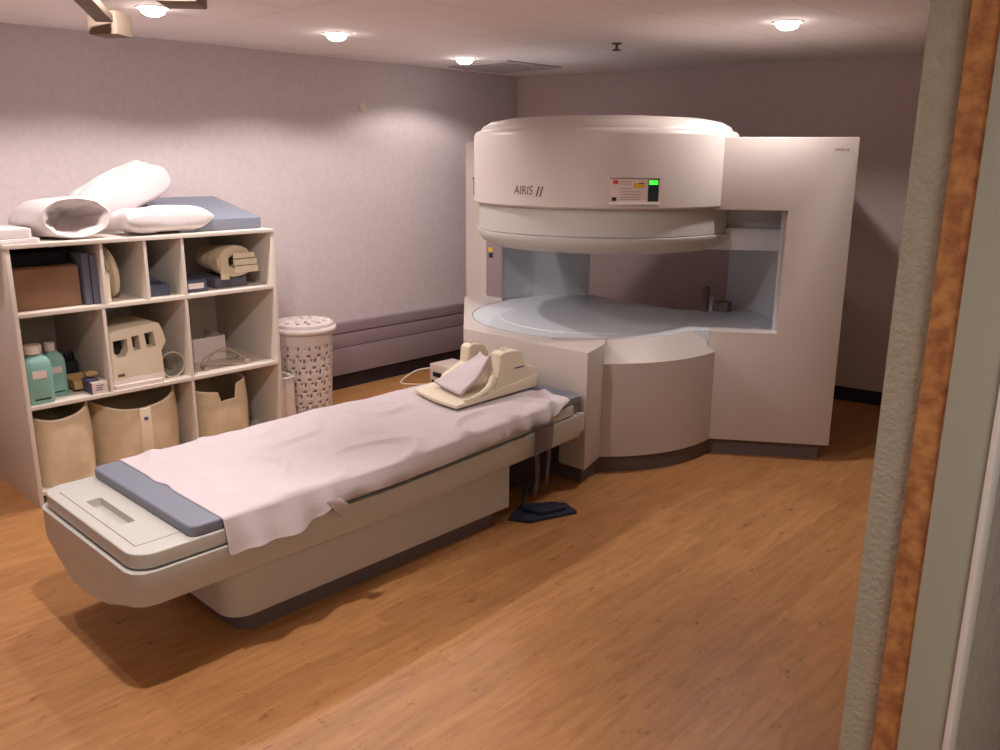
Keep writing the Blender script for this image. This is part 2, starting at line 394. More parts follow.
# right front plate with its notch: polygon in (u,z), extruded along n
plate = [(.70, ZB), (1.42, ZB), (1.412, 1.84), (.62, 1.84), (.62, 1.447), (1.074, 1.447), (1.074, .757), (.70, .757)]
bm = BM(); add_prism(bm, plate, .30, .404, lambda a, b, z: UN(a, z, b)); obj('front_plate', bm, 'cream', S, .006)
# right post with concave inner face
arc = []
for k in range(25):
    n_ = .302-k*(.302+.67)/24; arc.append((math.sqrt(1.10**2-n_*n_), n_))
arc[-1] = (.872, -.67)
bm = BM(); add_prism(bm, [UN(u, n, 0)[:2] for u, n in arc]+[UN(.95, -.82, 0)[:2], UN(1.405, -.82, 0)[:2], UN(1.405, .302, 0)[:2]], ZP-.005, 1.45); obj('right_post', bm, 'blueshell', S)
# upper yoke: beam from the drum out to the right post, then above
bm = BM(); add_prism(bm, [UN(.45, .20, 0)[:2], UN(1.10, .20, 0)[:2], UN(1.10, -.6, 0)[:2], UN(.45, -.6, 0)[:2]], 1.205, 1.333); add_prism(bm, [UN(.45, .12, 0)[:2], UN(1.10, .12, 0)[:2], UN(1.10, -.6, 0)[:2], UN(.45, -.6, 0)[:2]], 1.33, 1.46); obj('upper_beam', bm, 'blueshell', S, .006)
bm = BM(); add_prism(bm, [UN(.45, .302, 0)[:2], UN(1.405, .302, 0)[:2], UN(1.405, -.82, 0)[:2], UN(.45, -.75, 0)[:2]], 1.445, 1.84); obj('upper_yoke', bm, 'cream', S, .006)
# left post
lp = [pol(.82, a) for a in range(90, 39, -2)]+[(5.02, 3.92), (5.0, 4.2), (4.75, 4.46), (4.27, 4.395)]
bm = BM(); add_prism(bm, lp, ZP-.005, 1.825); obj('left_post', bm, 'blueshell', S, .0)
bm = BM(); add_prism(bm, [(4.262, 4.035), (4.272, 4.035), (4.272, 4.396), (4.262, 4.396)], ZP-.002, 1.826); le = obj('left_post_side', bm, 'cream', S, .002)
lpn = obj('service_panel', bx(4.257, 4.263, 4.038, 4.185, .772, 1.235), 'heater', S, .001, label='dull grey recessed panel with two small stickers')
obj('sticker', bx(4.254, 4.258, 4.12, 4.165, 1.085, 1.115), 'yellow', lpn)
obj('sticker', bx(4.254, 4.258, 4.12, 4.155, 1.045, 1.078), 'tealdark', lpn)
bm = BM(); add_box(bm, 4.258, 4.263, 4.30, 4.312, 1.47, 1.59); add_box(bm, 4.258, 4.263, 4.29, 4.32, 1.575, 1.59); obj('side_marking', bm, 'text', S, label='small dark vertical marking')
# upper drum (its cover sits slightly forward of the lower one)
C0L = C0; C0 = (4.2875, 3.207)
RU = .793
bm = BM(); add_lathe(bm, [(.72, 1.455), (RU-.01, 1.460), (RU, 1.470), (RU, 1.845), (RU-.006, 1.862), (RU-.022, 1.874), (RU-.040, 1.879), (RU-.052, 1.900), (RU-.10, 1.926), (.6, 1.945), (.4, 1.958), (.001, 1.965)], C0, 144, False); obj('upper_drum', bm, 'cream', S)
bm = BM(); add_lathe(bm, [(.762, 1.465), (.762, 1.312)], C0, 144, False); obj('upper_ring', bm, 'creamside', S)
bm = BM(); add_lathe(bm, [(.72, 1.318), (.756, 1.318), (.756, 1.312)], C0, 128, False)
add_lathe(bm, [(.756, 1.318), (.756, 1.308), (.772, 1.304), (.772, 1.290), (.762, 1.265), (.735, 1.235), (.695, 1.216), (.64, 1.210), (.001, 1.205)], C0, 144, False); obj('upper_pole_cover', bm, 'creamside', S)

def on_drum(bm, r=RU): pass
# warning / status panel curved onto the drum
def drum_patch(name, m, a0, a1, z0, z1, r0, r1, parent, n=14):
    a0 -= 2.2; a1 -= 2.2
    bm = BM(); lo = []
    pts = [pol(r1, a0+(a1-a0)*k/n) for k in range(n+1)]+[pol(r0, a1+(a0-a1)*k/n) for k in range(n+1)]
    add_prism(bm, pts, z0, z1); return obj(name, bm, m, parent)
sp = drum_patch('status_panel', 'mon', -138.3, -119.0, 1.497, 1.622, RU-.004, RU+.004, S)
drum_patch('bottom_lip', 'whitetrim', -138.6, -118.8, 1.488, 1.498, RU-.004, RU+.012, sp)
drum_patch('top_lip', 'bevel', -138.5, -118.8, 1.619, 1.624, RU-.004, RU+.006, sp)
dp = drum_patch('display', 'screen', -123.8, -119.5, 1.503, 1.616, RU+.003, RU+.006, sp)
drum_patch('green_light', 'green', -123.5, -120.0, 1.590, 1.612, RU+.005, RU+.008, sp)
bm = BM()
rm = [(-138.5+1.25*math.cos(R(22.5+45*k)), 1.603+.011*math.sin(R(22.5+45*k))) for k in range(8)]
v = [bm.verts.new((*pol(RU+.0055, a), z)) for a, z in rm]; bm.faces.new(v); obj('red_symbol', bm, 'red', sp)
drum_patch('yellow_symbol', 'yellow', -129.5, -125.2, 1.574, 1.598, RU+.003, RU+.005, sp)
drum_patch('navy_symbol', 'tealdark', -137.6, -135.8, 1.506, 1.525, RU+.003, RU+.005, sp)
bm = BM()
for k, (a, b, z) in enumerate(((-134.5, -130.3, 1.604), (-134.5, -130.3, 1.592), (-134.5, -129.9, 1.568), (-134.5, -126.5, 1.552), (-134.5, -126.0, 1.538), (-134.5, -127.0, 1.524), (-134.5, -126.5, 1.512))):
    a -= 2.2; b -= 2.2
    pts = [pol(RU+.0052, a+(b-a)*i/5) for i in range(6)]+[pol(RU+.003, b+(a-b)*i/5) for i in range(6)]
    add_prism(bm, pts, z, z+.0025)
obj('printed_lines', bm, 'bevel', sp)
drum_patch('yellow_heading', 'text', -127.5, -125.4, 1.594, 1.600, RU+.004, RU+.006, sp)
# lettering wrapped on the drum
def drum_text(s, size, a_start, z, shear, squash, m, parent, r=RU+.001, name='lettering'):
    me = text_mesh(s, size, shear); bm = BM(); bm.from_mesh(me)
    for vv in bm.verts:
        a = a_start+math.degrees(vv.co.x*squash/r); p = pol(r, a); zz = z+vv.co.y; vv.co = (*p, zz)
    return obj(name, bm, m, parent)
drum_text('AIRIS', .068, 179.0, 1.530, .10, .86, 'text', S)
drum_text('II', .080, 189.2, 1.520, .28, 1.15, 'text', S)
C0 = C0L
# faint maker's mark on the plate
me = text_mesh('HITACHI', .020); bm = BM(); bm.from_mesh(me)
for vv in bm.verts: u, w = vv.co.x, vv.co.y; vv.co = UN(1.29+u*.9, .4055, 1.768+w)
obj('lettering', bm, 'text', S)
# dark upright grip and box standing at the rear of the deck
bm = BM(); add_box(bm, -.018, .018, -.02, .02, 0, .17)
gx, gy = 4.90, 2.80
g = obj('rear_grip', (lambda b: (bmesh.ops.translate(b, vec=(gx, gy, ZP+.0), verts=b.verts), b)[1])(bm), 'kick', S, .004)
obj('rear_cover', bx(4.92, 4.95, 2.765, 2.785, ZP-.2, ZP+.10), 'cream', S, .004)
obj('rear_connector', bx(4.96, 5.02, 2.67, 2.755, ZP-.2, ZP+.07), 'kick', S, .004)

# ------------------------------------------------------------------ patient table
T = thing('patient_table', (2.1, 2.93, 0), 'long cream patient table with a blue-grey mattress docked to the scanner', 'patient table')
ty0, ty1 = 2.50, 3.36
bm = BM(); add_prism(bm, rounded(1.37, 2.76, 2.62, 3.18, .07), 0, .085); obj('plinth', bm, 'kick', T)
bm = BM(); lo = rounded(1.315, 2.795, 2.585, 3.24, [.09, .01, .01, .09]); add_prism(bm, lo, .08, .30); obj('pedestal', bm, 'tableshell', T, .006)
def skew(ps):   # the near edge runs in a little towards the scanner
    out = []
    for i_, (x, y) in enumerate(ps):
        out.append((x, y+(max(0, x-2.0)/1.36*.09 if y < 2.9 else 0)))
        nx, ny = ps[(i_+1) % len(ps)]
        if y < 2.9 and ny < 2.9 and x < 2.0 < nx: out.append((2.0, y))
    return out
# tray (hull): boat-like cross section, rounded at the foot end
bm = BM(); stations = []
xs = [.955, .965, .99, 1.03, 1.08, 1.16, 1.3, 1.5, 2.0, 2.4, 2.8, 3.345]
def inset(x):    # plan rounding of the foot end
    r = .07; t = min(1, max(0, (x-.955)/r)); return r*(1-math.sqrt(1-(1-t)**2))
for x in xs:
    i = inset(x); yn = ty0+max(0, x-2.0)/1.36*.09; k = min(1, (x-.955)/.5); kz = .175+ .11*k
    prof = [(yn+i, .425), (yn+i, .33), (yn+i+.008, .306), (2.70+i*.3, .250), (2.90, .215), (3.06, .21), (3.20-i*.2, .262), (ty1-i-.01, .31), (ty1-i, .33), (ty1-i, .425)]
    stations.append([bm.verts.new((x, y, z)) for y, z in prof])
for a, b in zip(stations, stations[1:]):
    n = len(a)
    for j in range(n): bm.faces.new((a[j], a[(j+1) % n], b[(j+1) % n], b[j]))
bm.faces.new(stations[0]); bm.faces.new(stations[-1][::-1]); obj('tray', bm, 'tableshell', T, .0, 40)
bm = BM(); add_prism(bm, skew(rounded(.985, 3.32, 2.525, 3.335, .07)), .415, .434); obj('gap_strip', bm, 'gap', T)
bm = BM(); add_prism(bm, skew(rounded(.97, 3.30, 2.512, 3.345, [.08, .02, .02, .08], 8)), .432, .485); tp = obj('table_top', bm, 'tableshell', T, .007, bseg=3)
cb = BM(); o3 = T.location; add_prism(cb, [(x-o3.x, y-o3.y) for x, y in rounded(1.045, 1.10, 2.80, 3.10, .006)], .455, .60)
cutloc = bpy.data.objects
bpy.context.view_layer.update()
_m = bpy.data.meshes.new('c'); cb.to_mesh(_m); cb.free(); cb2 = BM(); cb2.from_mesh(_m); bmesh.ops.translate(cb2, vec=T.location, verts=cb2.verts); cut(tp, cb2)
bm = BM()
for a in ((1.010, 1.013, 2.60, 3.26), (1.010, 1.168, 2.60, 2.603)): add_box(bm, *a, .4845, .4856)
obj('panel_groove', bm, 'bevel', T)
bm = BM(); add_prism(bm, skew(rounded(1.165, 3.375, 2.520, 3.340, .035)), .485, .525); obj('mattress', bm, 'pad', T, .010, bseg=3)
obj('end_bracket', bx(3.33, 3.375, 2.59, 3.33, .33, .43), 'tableshell', T, .006)
obj('head_plate', bx(3.30, 3.37, 2.62, 3.32, .43, .485), 'heater', T, .004)
# dark underframe between pedestal and scanner
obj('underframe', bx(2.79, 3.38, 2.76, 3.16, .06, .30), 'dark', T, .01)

# sheet draped over the mattress
def zlow(x):
    P = [(1.27, .400), (1.31, .392), (1.36, .405), (1.55, .400), (1.64, .425), (1.70, .447), (1.83, .457), (2.0, .448), (2.3, .448), (2.6, .460), (2.85, .470), (2.98, .455), (3.1, .475), (3.25, .50)]
    for (a, za), (b, zb) in zip(P, P[1:]):
        if x <= b: t = max(0, (x-a)/(b-a)); t = t*t*(3-2*t); return za+(zb-za)*t
    return P[-1][1]
bm = BM(); NX, NY = 230, 110; grid = []
for i in range(NX+1):
    row = []
    s = i/NX
    for j in range(NY+1):
        t = j/NY
        # path across: far drop (0-.06), top (.06-.80), near drop (.80-1)
        x = 1.285+s*(3.225+(.05 if t > .75 else .05*(t/.75)**3)-1.285)
        skn = max(0, x-2.0)/1.36*.09
        if t < .07: k = t/.07; y = 3.352-.004*k; z = .470+.057*k
        elif t < .80:
            k = (t-.07)/.73; y = 3.348-k*(3.348-2.512-skn); z = .5268
            e = min(k, 1-k); z -= .006*max(0, 1-e/.02)
        else:
            k = (t-.80)/.20; zl = zlow(x); y = 2.508+skn-.02*math.sin(min(1, k*1.3)*PI/2); z = .524+(zl-.524)*k
            if x < 1.75: y -= .03*k*k*(1-abs(x-1.45)/.35 if abs(x-1.45) < .35 else 0)+.012*math.sin(x*42)*k
            if x > 2.7: y -= .012*math.sin(x*38)*k
        # left edge line slightly skewed with a tuck
        if s < .18:
            w = 1-s/.18
            x += w*(-.012*(1-t)-.01*t-.006*math.exp(-((t-.36)/.035)**2)+.010*math.exp(-((t-.43)/.035)**2))
            z += w*w*.003*math.exp(-((t-.42)/.1)**2)
        if s > .88 and t > .6: x -= (s-.88)/.12*.12*((t-.6)/.4)**2
        top = .07 < t < .80
        q = Vector((x*3.2, y*3.2, 0)); 
        rid = 1-abs(noise.noise(Vector((x*2.6+y*2.2, (y-x*.55)*4.2, 1.7))))*2
        amp = .013 if top else .0
        z = z+max(0, rid-.55)*amp*2.2*(1+.8*noise.noise(q))+ (max(0, .002+.005*noise.noise(q*1.7))+.0034*abs(noise.noise(Vector((x*9+y*7, (y-x*.6)*16, 5)))) if top else 0)
        # soft swell of wrinkles over the right end
        if x > 2.75 and top: z += .003*(noise.noise(Vector((x*9, y*6, 4)))+.4)*min(1, (x-2.75)*4)*(1 if y < 2.85 else .3)
        if top:
            base_ = .5262; dmp = min(1, s*14)*(.25 if (2.62 < x < 3.38 and 2.80 < y < 3.30) else 1)
            if z > base_: z = base_+(z-base_)*dmp
        if t >= .80:
            y += .010*noise.noise(Vector((x*11, z*8, 2)))*((t-.8)/.2)
        row.append(bm.verts.new((x, y, z)))
    grid.append(row)
for i in range(NX):
    for j in range(NY): bm.faces.new((grid[i][j], grid[i+1][j], grid[i+1][j+1], grid[i][j+1]))
# folded corner tab that sticks out
tb = [(1.675, 2.476, .476), (1.725, 2.468, .482), (1.768, 2.446, .434), (1.72, 2.440, .420)]
v = [bm.verts.new(p) for p in tb]; bm.faces.new(v)
v2 = [bm.verts.new(Vector(p)+Vector((0, .006, -.006))) for p in tb]; bm.faces.new(v2[::-1])
for k in range(4): bm.faces.new((v[k], v[(k+1) % 4], v2[(k+1) % 4], v2[k]))
sh = obj('bed_sheet', bm, 'sheet', None, 0, 80); tag(sh, 'wrinkled white sheet spread over the long patient table', 'sheet')
md = sh.modifiers.new('thick', 'SOLIDIFY'); md.thickness = .002; md.offset = 1

# ------------------------------------------------------------------ head coil on the table
H = thing('head_coil', (3.0, 3.05, .541), 'cream cradle-shaped head coil with two side towers on the sheeted table', 'head coil')
zt = .541
def XZ(y): return lambda a, b, d: (a, y+d, b)
def tower(prof, y0, y1, nm):
    bm = BM(); add_prism(bm, prof, y0, y1, lambda a, b, d: (a, d, b)); return obj(nm, bm, 'coil', H, .010, bseg=3)
near = [(2.95, zt), (3.29, zt), (3.305, .585), (3.30, .63), (3.275, .655), (3.225, .665), (3.205, .685), (3.175, .750), (3.15, .760), (3.045, .765), (3.02, .755), (3.01, .69), (2.98, .60)]
tw = tower(near, 2.86, 2.935, 'side_tower')
far = [(2.95, zt), (3.37, zt), (3.375, .60), (3.33, .67), (3.30, .715), (3.27, .728), (3.15, .738), (3.125, .725), (3.115, .64), (2.98, .59)]
far = [(x-.05 if x > 3.2 else x, z) for x, z in far]
tw2 = tower(far, 3.20, 3.27, 'side_tower')
for o_, xs_ , yy, zz in ((tw, (3.06, 3.09), 2.895, .757), (tw2, (3.165,), 3.235, .73)):
    for xx in xs_:
        bm = BM(); add_lathe(bm, [(.007, zz), (.007, zz+.022), (.004, zz+.026)], (xx, yy), 10)
        obj('connector_pin', bm, 'whitetrim', o_)
me = text_mesh('coil', .02); me = None
obj('blue_mark', bx(3.12, 3.19, 2.858, 2.861, .665, .672), 'blueprint', tw)
# base shovel plate: grid surface from flat front lip up to the towers
bm = BM(); N1, N2 = 24, 16; g = []
for i in range(N1+1):
    s = i/N1; row = []
    for j in range(N2+1):
        t = j/N2
        yn = 2.845+.01*s; yf = 3.235
        y = yn+(yf-yn)*t; x0 = 2.69+.07*t+.02*math.sin(t*PI)*-1
        x = x0+(3.30-x0)*s
        e = abs(t-.5)*2; z = zt+.016+.055*s**1.2*(.35+.65*e**2)
        row.append((x, y, z))
    g.append(row)
top = [[bm.verts.new(p) for p in r] for r in g]; bot = [[bm.verts.new((p[0], p[1], zt)) for p in r] for r in g]
for i in range(N1):
    for j in range(N2):
        bm.faces.new((top[i][j], top[i+1][j], top[i+1][j+1], top[i][j+1])); bm.faces.new((bot[i][j], bot[i][j+1], bot[i+1][j+1], bot[i+1][j]))
for i in range(N1):
    bm.faces.new((top[i][0], bot[i][0], bot[i+1][0], top[i+1][0])); bm.faces.new((top[i][N2], top[i+1][N2], bot[i+1][N2], bot[i][N2]))
for j in range(N2):
    bm.faces.new((top[0][j], top[0][j+1], bot[0][j+1], bot[0][j])); bm.faces.new((top[N1][j], bot[N1][j], bot[N1][j+1], top[N1][j+1]))
obj('base_plate', bm, 'coil', H, .004)
# curved shoulder rail beside the near tower
bm = BM(); add_tube(bm, spline([(2.76, 2.862, .562), (2.85, 2.858, .572), (2.93, 2.862, .60), (2.98, 2.875, .64)]), [.010+.012*k/24 for k in range(25)], 10); obj('side_rail', bm, 'coil', H)
# draped pad in the cradle
bm = BM(); N1, N2 = 26, 18; g = []
A0, A1, B0, B1 = Vector((2.79, 2.915, .572)), Vector((3.055, 2.935, .765)), Vector((2.84, 3.17, .590)), Vector((3.20, 3.185, .685))
for i in range(N1+1):
    s = i/N1; row = []
    for j in range(N2+1):
        t = j/N2; p = (A0.lerp(A1, s)).lerp(B0.lerp(B1, s), t)
        p.z -= .035*math.sin(t*PI)*(.3+.7*s)+.022*math.sin(s*PI)*(1-.3*t)-.004*math.sin(s*9+t*4)
        row.append(bm.verts.new(p))
    g.append(row)
for i in range(N1):
    for j in range(N2): bm.faces.new((g[i][j], g[i+1][j], g[i+1][j+1], g[i][j+1]))
hp = obj('cradle_pad', bm, 'sheet', H, 0, 80, label='white cloth pad draped in the cradle'); md = hp.modifiers.new('t', 'SOLIDIFY'); md.thickness = .014; md.offset = -1

# smoky hanging strap and foot pedal
bm = BM()
def strip(x0, x1, z0, z1_, ph):
    g = []
    for i in range(7):
        x = x0+(x1-x0)*i/6; row = []
        for j in range(10):
            z = z0+(z1_-z0)*j/9; row.append(bm.verts.new((x+.008*math.sin(j*.4+ph), 2.468+skb(x)+.006*math.sin(i*1.3+ph), z)))
        g.append(row)
    for i in range(6):
        for j in range(9): bm.faces.new((g[i][j], g[i][j+1], g[i+1][j+1], g[i+1][j]))
def skb(x): return max(0, x-2.0)/1.36*.09
strip(2.90, 3.055, .475, .335, 0); strip(2.905, 2.945, .335, .12, 0); strip(3.005, 3.035, .335, .15, 1)
st = obj('hanging_strap', bm, 'strap', None, 0, 80); tag(st, 'smoky translucent strap hanging from the near side of the table by the scanner', 'strap')
md = st.modifiers.new('t', 'SOLIDIFY'); md.thickness = .002
F = thing('foot_pedal', (2.97, 2.54, 0), 'blue-black foot pedal plate lying on the floor under the scanner end of the table', 'foot pedal')
bm = BM(); add_prism(bm, [(2.80, 2.60), (2.85, 2.50), (3.10, 2.41), (3.14, 2.52), (2.95, 2.66)], 0, .018); obj('base_plate', bm, 'pedal', F, .003)
bm = BM(); add_prism(bm, [(2.90, 2.60), (2.93, 2.50), (3.06, 2.45), (3.08, 2.53), (2.98, 2.60)], .018, .04); obj('treadle', bm, 'pedal', F, .005)
bm = BM(); add_tube(bm, spline([(2.93, 2.62, .02), (3.0, 2.66, .10), (3.06, 2.68, .06), (3.16, 2.72, .03), (3.3, 2.85, .012)]), .009, 8); obj('cable', bm, 'basedark', F)

# ------------------------------------------------------------------ shelf unit
SX0, SX1, SY0, SY1 = 1.265, 2.69, 4.39, 5.12; ZT = 1.315
SH = thing('storage_shelf', ((SX0+SX1)/2, (SY0+SY1)/2, 0), 'open off-white cubby shelving unit against the left wall, full of scanner accessories', 'shelf unit')
t_ = .02
for x in (SX0, SX1-t_): obj('side_panel', bx(x, x+t_, SY0, SY1, .0, ZT-t_), 'shelf', SH, .001)
obj('top_panel', bx(SX0-.005, SX1+.005, SY0-.006, SY1, ZT-t_, ZT), 'shelf', SH, .002)
for z in (.06, .505, .965): obj('shelf_board', bx(SX0+t_, SX1-t_, SY0, SY1-.01, z, z+t_), 'shelf', SH, .001)
obj('back_panel', bx(SX0+t_, SX1-t_, SY1-.01, SY1, .0, ZT-t_), 'shelf', SH)
obj('plinth', bx(SX0+t_, SX1-t_, SY0+.03, SY0+.05, 0, .06), 'kick', SH)
for x, z0, z1 in ((1.695, .985, ZT-t_), (1.917, .985, ZT-t_), (2.122, .985, ZT-t_), (1.675, .525, .965), (2.118, .525, .965), (2.116, .08, .505)):
    obj('divider', bx(x, x+.016, SY0+.002, SY1-.01, z0, z1), 'shelf', SH)

# --- cushions and linen on top of the shelf
def pillow(w, l, h, mt, name, label, cat, group=None, m='linen', p=2.6, wr=.012, seed=1, parent=None, ex=.36):
    bm = BM(); N = 34; 
    def lay(sg):
        rows = []
        for i in range(N+1):
            r = []
            for j in range(N+1):
                u = -1+2*i/N; v = -1+2*j/N
                uu = math.sin(u*PI/2); vv = math.sin(v*PI/2)
                hh = ((1-abs(uu)**p)*(1-abs(vv)**p))**ex
                pin = 1-.07*(abs(vv)**3)*(1-abs(uu)**2); pin2 = 1-.07*(abs(uu)**3)*(1-abs(vv)**2)
                nz = wr*noise.noise(Vector((uu*2.5+seed, vv*2.5, sg*1.3)))*min(1, hh*2)
                r.append(bm.verts.new((uu*w/2*pin2, vv*l/2*pin, sg*h/2*hh+nz)))
            rows.append(r)
        for i in range(N):
            for j in range(N): bm.faces.new((rows[i][j], rows[i+1][j], rows[i+1][j+1], rows[i][j+1]))
    lay(1); lay(-1)
    bmesh.ops.transform(bm, matrix=mt, verts=bm.verts)
    o = obj(name, bm, m, parent, 0, 60)
    if parent is None: tag(o, label, cat, group)
    return o
TR = Matrix.Translation
def RX(a): return Matrix.Rotation(R(a), 4, 'X')
def RY(a): return Matrix.Rotation(R(a), 4, 'Y')
def RZ(a): return Matrix.Rotation(R(a), 4, 'Z')
# grey-blue pad
bm = BM(); vs = add_prism(bm, rounded(2.16, 2.665, 4.47, 5.09, .015), ZT, ZT+.065)
for v in vs:
    if v.co.z > ZT+.03: v.co.z += (v.co.y-4.47)/.62*.10
    v.co.x += (v.co.y-4.47)*.06
tag(obj('foam_pad', bm, 'pad', None, .006), 'blue-grey foam wedge pad lying at the right end of the shelf top', 'pad')
pillow(.49, .27, .135, TR((2.09, 4.54, ZT+.076)) @ RZ(3) @ RX(-4), 'pillow', 'plump white pillow lying flat at the front of the shelf top', 'pillow', 'white pillows on the shelf', seed=3, p=4)
pillow(.50, .28, .17, TR((1.985, 4.80, ZT+.210)) @ RZ(2) @ RY(-25) @ RX(10), 'pillow', 'white pillow tilted up behind the flat one on the shelf top', 'pillow', 'white pillows on the shelf', seed=9, p=9, ex=.22)
# rolled white pillow with a hollow open end facing the room
bm = BM(); rings = []; seg = 40
path = [(0, 0), (.05, .02), (.10, .05), (.2, .12), (.3, .17), (.36, .185)]   # (back distance, left shift)
def ell(cx, cy, cz, a, b, ph, nz): return [bm.verts.new((cx+a*math.cos(2*PI*k/seg)*(1+nz*noise.noise(Vector((math.cos(2*PI*k/seg)*2, math.sin(2*PI*k/seg)*2, cy*6)))), cy, cz+b*math.sin(2*PI*k/seg)*(1+nz*noise.noise(Vector((math.cos(2*PI*k/seg)*2, math.sin(2*PI*k/seg)*2, cy*6+5)))))) for k in range(seg)]
cx0, cy0, cz0 = 1.625, 4.46, ZT+.108
spec = [(cx0, cy0+.16, cz0, .02, .015), (cx0, cy0+.15, cz0, .08, .04), (cx0, cy0+.10, cz0, .115, .06), (cx0, cy0+.03, cz0, .135, .075), (cx0, cy0, cz0, .148, .084), (cx0, cy0-.006, cz0, .162, .094), (cx0, cy0+.01, cz0, .176, .103), (cx0-.02, cy0+.06, cz0, .182, .103), (cx0-.04, cy0+.14, cz0-.004, .180, .101), (cx0-.06, cy0+.22, cz0-.008, .170, .096), (cx0-.08, cy0+.29, cz0-.02, .14, .08), (cx0-.09, cy0+.33, cz0-.03, .09, .05), (cx0-.09, cy0+.34, cz0-.03, .01, .01)]
rings = [ell(*s_, 0, .45 if i < 3 else (.2 if i < 4 else .07)) for i, s_ in enumerate(spec)]
for a, b in zip(rings, rings[1:]):
    for k in range(seg): bm.faces.new((a[k], a[(k+1) % seg], b[(k+1) % seg], b[k]))
bm.faces.new(rings[0]); bm.faces.new(rings[-1][::-1])
for k_, r_ in enumerate(rings):
    for v in r_:
        if k_ < 4: v.co.y += .05*noise.noise(v.co*22); v.co.z += .02*noise.noise(v.co*17+Vector((3, 1, 2)))
        else: v.co += v.co.normalized()*.006*noise.noise(v.co*14)
for v in bm.verts: v.co.z = max(v.co.z, ZT+.001)
tag(obj('rolled_blanket', bm, 'linen', None, 0, 70), 'rolled white blanket with its hollow open end facing the room, on the shelf top', 'blanket')
# folded sheets at the left end
for k, (x0, x1, z, h, lab) in enumerate(((1.17, 1.44, ZT, .022, 'thin folded white sheet directly on the shelf top at the left end'), (1.16, 1.41, ZT+.024, .045, 'thicker folded white towel on top of the thin folded sheet'))):
    bm = BM(); N = 16; 
    vs = add_prism(bm, rounded(x0, x1, 4.42+.01*k, 4.75, .03), z, z+h)
    bmesh.ops.subdivide_edges(bm, edges=bm.edges, cuts=2)
    for v in bm.verts: v.co += Vector((0, 0, .006*(noise.noise(v.co*9)) if v.co.z > z+.01 else 0))
    tag(obj('folded_linen', bm, 'linen', None, .006), lab, 'linen', 'folded linen on the shelf')

# --- row 1
z1 = .985
CB = thing('cardboard_box', (1.455, 4.65, z1), 'brown cardboard box in the top left compartment of the shelf', 'box')
obj('carton', bx(1.30, 1.61, 4.47, 4.82, z1, z1+.20), 'cardboard', CB, .003)
obj('flap', bx(1.30, 1.61, 4.48, 4.65, z1+.201, z1+.204), 'cardboard', CB)
bm = BM(); add_prism(bm, rounded(1.30, 1.60, 4.54, 4.98, .03), z1+.206, z1+.27); bmesh.ops.subdivide_edges(bm, edges=bm.edges, cuts=1)
tag(obj('black_bag', bm, 'black', None, .01), 'black soft bag on top of the brown cardboard box', 'bag')
for k, x in enumerate((1.620, 1.659)):
    bm = BM(); add_box(bm, x, x+.034, 4.44, 4.80, z1, z1+.262-.01*k)
    tag(obj('foam_slab', bm, 'foam', None, .006), ('dark grey foam slab standing upright beside the cardboard box', 'dark grey foam slab standing against the first shelf divider')[k], 'foam slab', 'upright foam slabs')
# flexible cream coils standing in compartment two
def oval_band(cx, cy, cz, ry, rz, w, th, name, label, cat, m='coil', tilt=0, seg=40, group=None):
    bm = BM(); pts = []
    for k in range(seg):
        a = 2*PI*k/seg
        for (dx_, rr) in ((-w/2, 0), (w/2, 0), (w/2, -th), (-w/2, -th)): pts.append(bm.verts.new((cx+dx_, cy+(ry+rr)*math.cos(a), cz+(rz+rr)*math.sin(a))))
    for k in range(seg):
        q = (k+1) % seg
        for j in range(4): bm.faces.new((pts[4*k+j], pts[4*k+(j+1) % 4], pts[4*q+(j+1) % 4], pts[4*q+j]))
    if tilt: bmesh.ops.rotate(bm, cent=(cx, cy, cz), matrix=Matrix.Rotation(R(tilt), 3, 'Z'), verts=bm.verts)
    o = obj(name, bm, m, None, .004); tag(o, label, cat, group); return o
bm = BM(); add_lathe(bm, [(.001, -.03), (.10, -.028), (.135, -.012), (.14, 0), (.135, .012), (.10, .028), (.001, .03)], (0, 0), 40, False)
bmesh.ops.transform(bm, matrix=TR((1.795, 4.60, z1+.142)) @ RY(84) , verts=bm.verts)
t = thing('flex_coil', (1.795, 4.60, z1), 'round cream flexible coil standing on edge in the narrow compartment', 'coil'); obj('disc', bm, 'canvas', t)
bm = BM()
for r_ in (.10, .115): 
    add_tube(bm, [(1.795-.031+.0*r_, 4.60+r_*math.cos(2*PI*k/30), z1+.142+r_*math.sin(2*PI*k/30)) for k in range(30)], .004, 6, True)
obj('rib', bm, 'coil', t)
bm = BM(); add_prism(bm, [(4.43, z1), (4.78, z1), (4.78, z1+.15), (4.70, z1+.19), (4.50, z1+.19), (4.43, z1+.15)], 1.714, 1.744, lambda a, b, d: (d, a, b))
tag(obj('coil_case', bm, 'coil', None, .006), 'thin cream plate standing against the divider beside the round coil', 'coil case')
# navy wedge pads
bm = BM(); add_box(bm, 1.942, 2.075, 4.46, 4.85, z1, z1+.065)
tag(obj('navy_block', bm, 'navy', None, .008), 'navy positioning block lying in the third compartment', 'cushion')
bm = BM(); add_prism(bm, [(1.940, z1+.066), (2.06, z1+.066), (2.05, z1+.078), (1.945, z1+.145)], 4.52, 4.82, lambda a, b, d: (a, d, b))
tag(obj('navy_wedge', bm, 'navy', None, .006), 'navy wedge cushion on top of the navy block in the third compartment', 'cushion')
# small navy box with grey label
t = thing('instrument_case', (2.215, 4.55, z1), 'small navy box with a grey front label in the top right compartment', 'case')
obj('body', bx(2.145, 2.285, 4.45, 4.68, z1, z1+.072), 'navy', t, .006); obj('front_label', bx(2.172, 2.262, 4.446, 4.451, z1+.022, z1+.052), 'label', t)
bm = BM(); add_box(bm, 2.36, 2.56, 4.50, 4.80, z1, z1+.058)
tag(obj('dark_box', bm, 'foam', None, .005), 'low dark box under the bundled cream strap in the top right compartment', 'box')
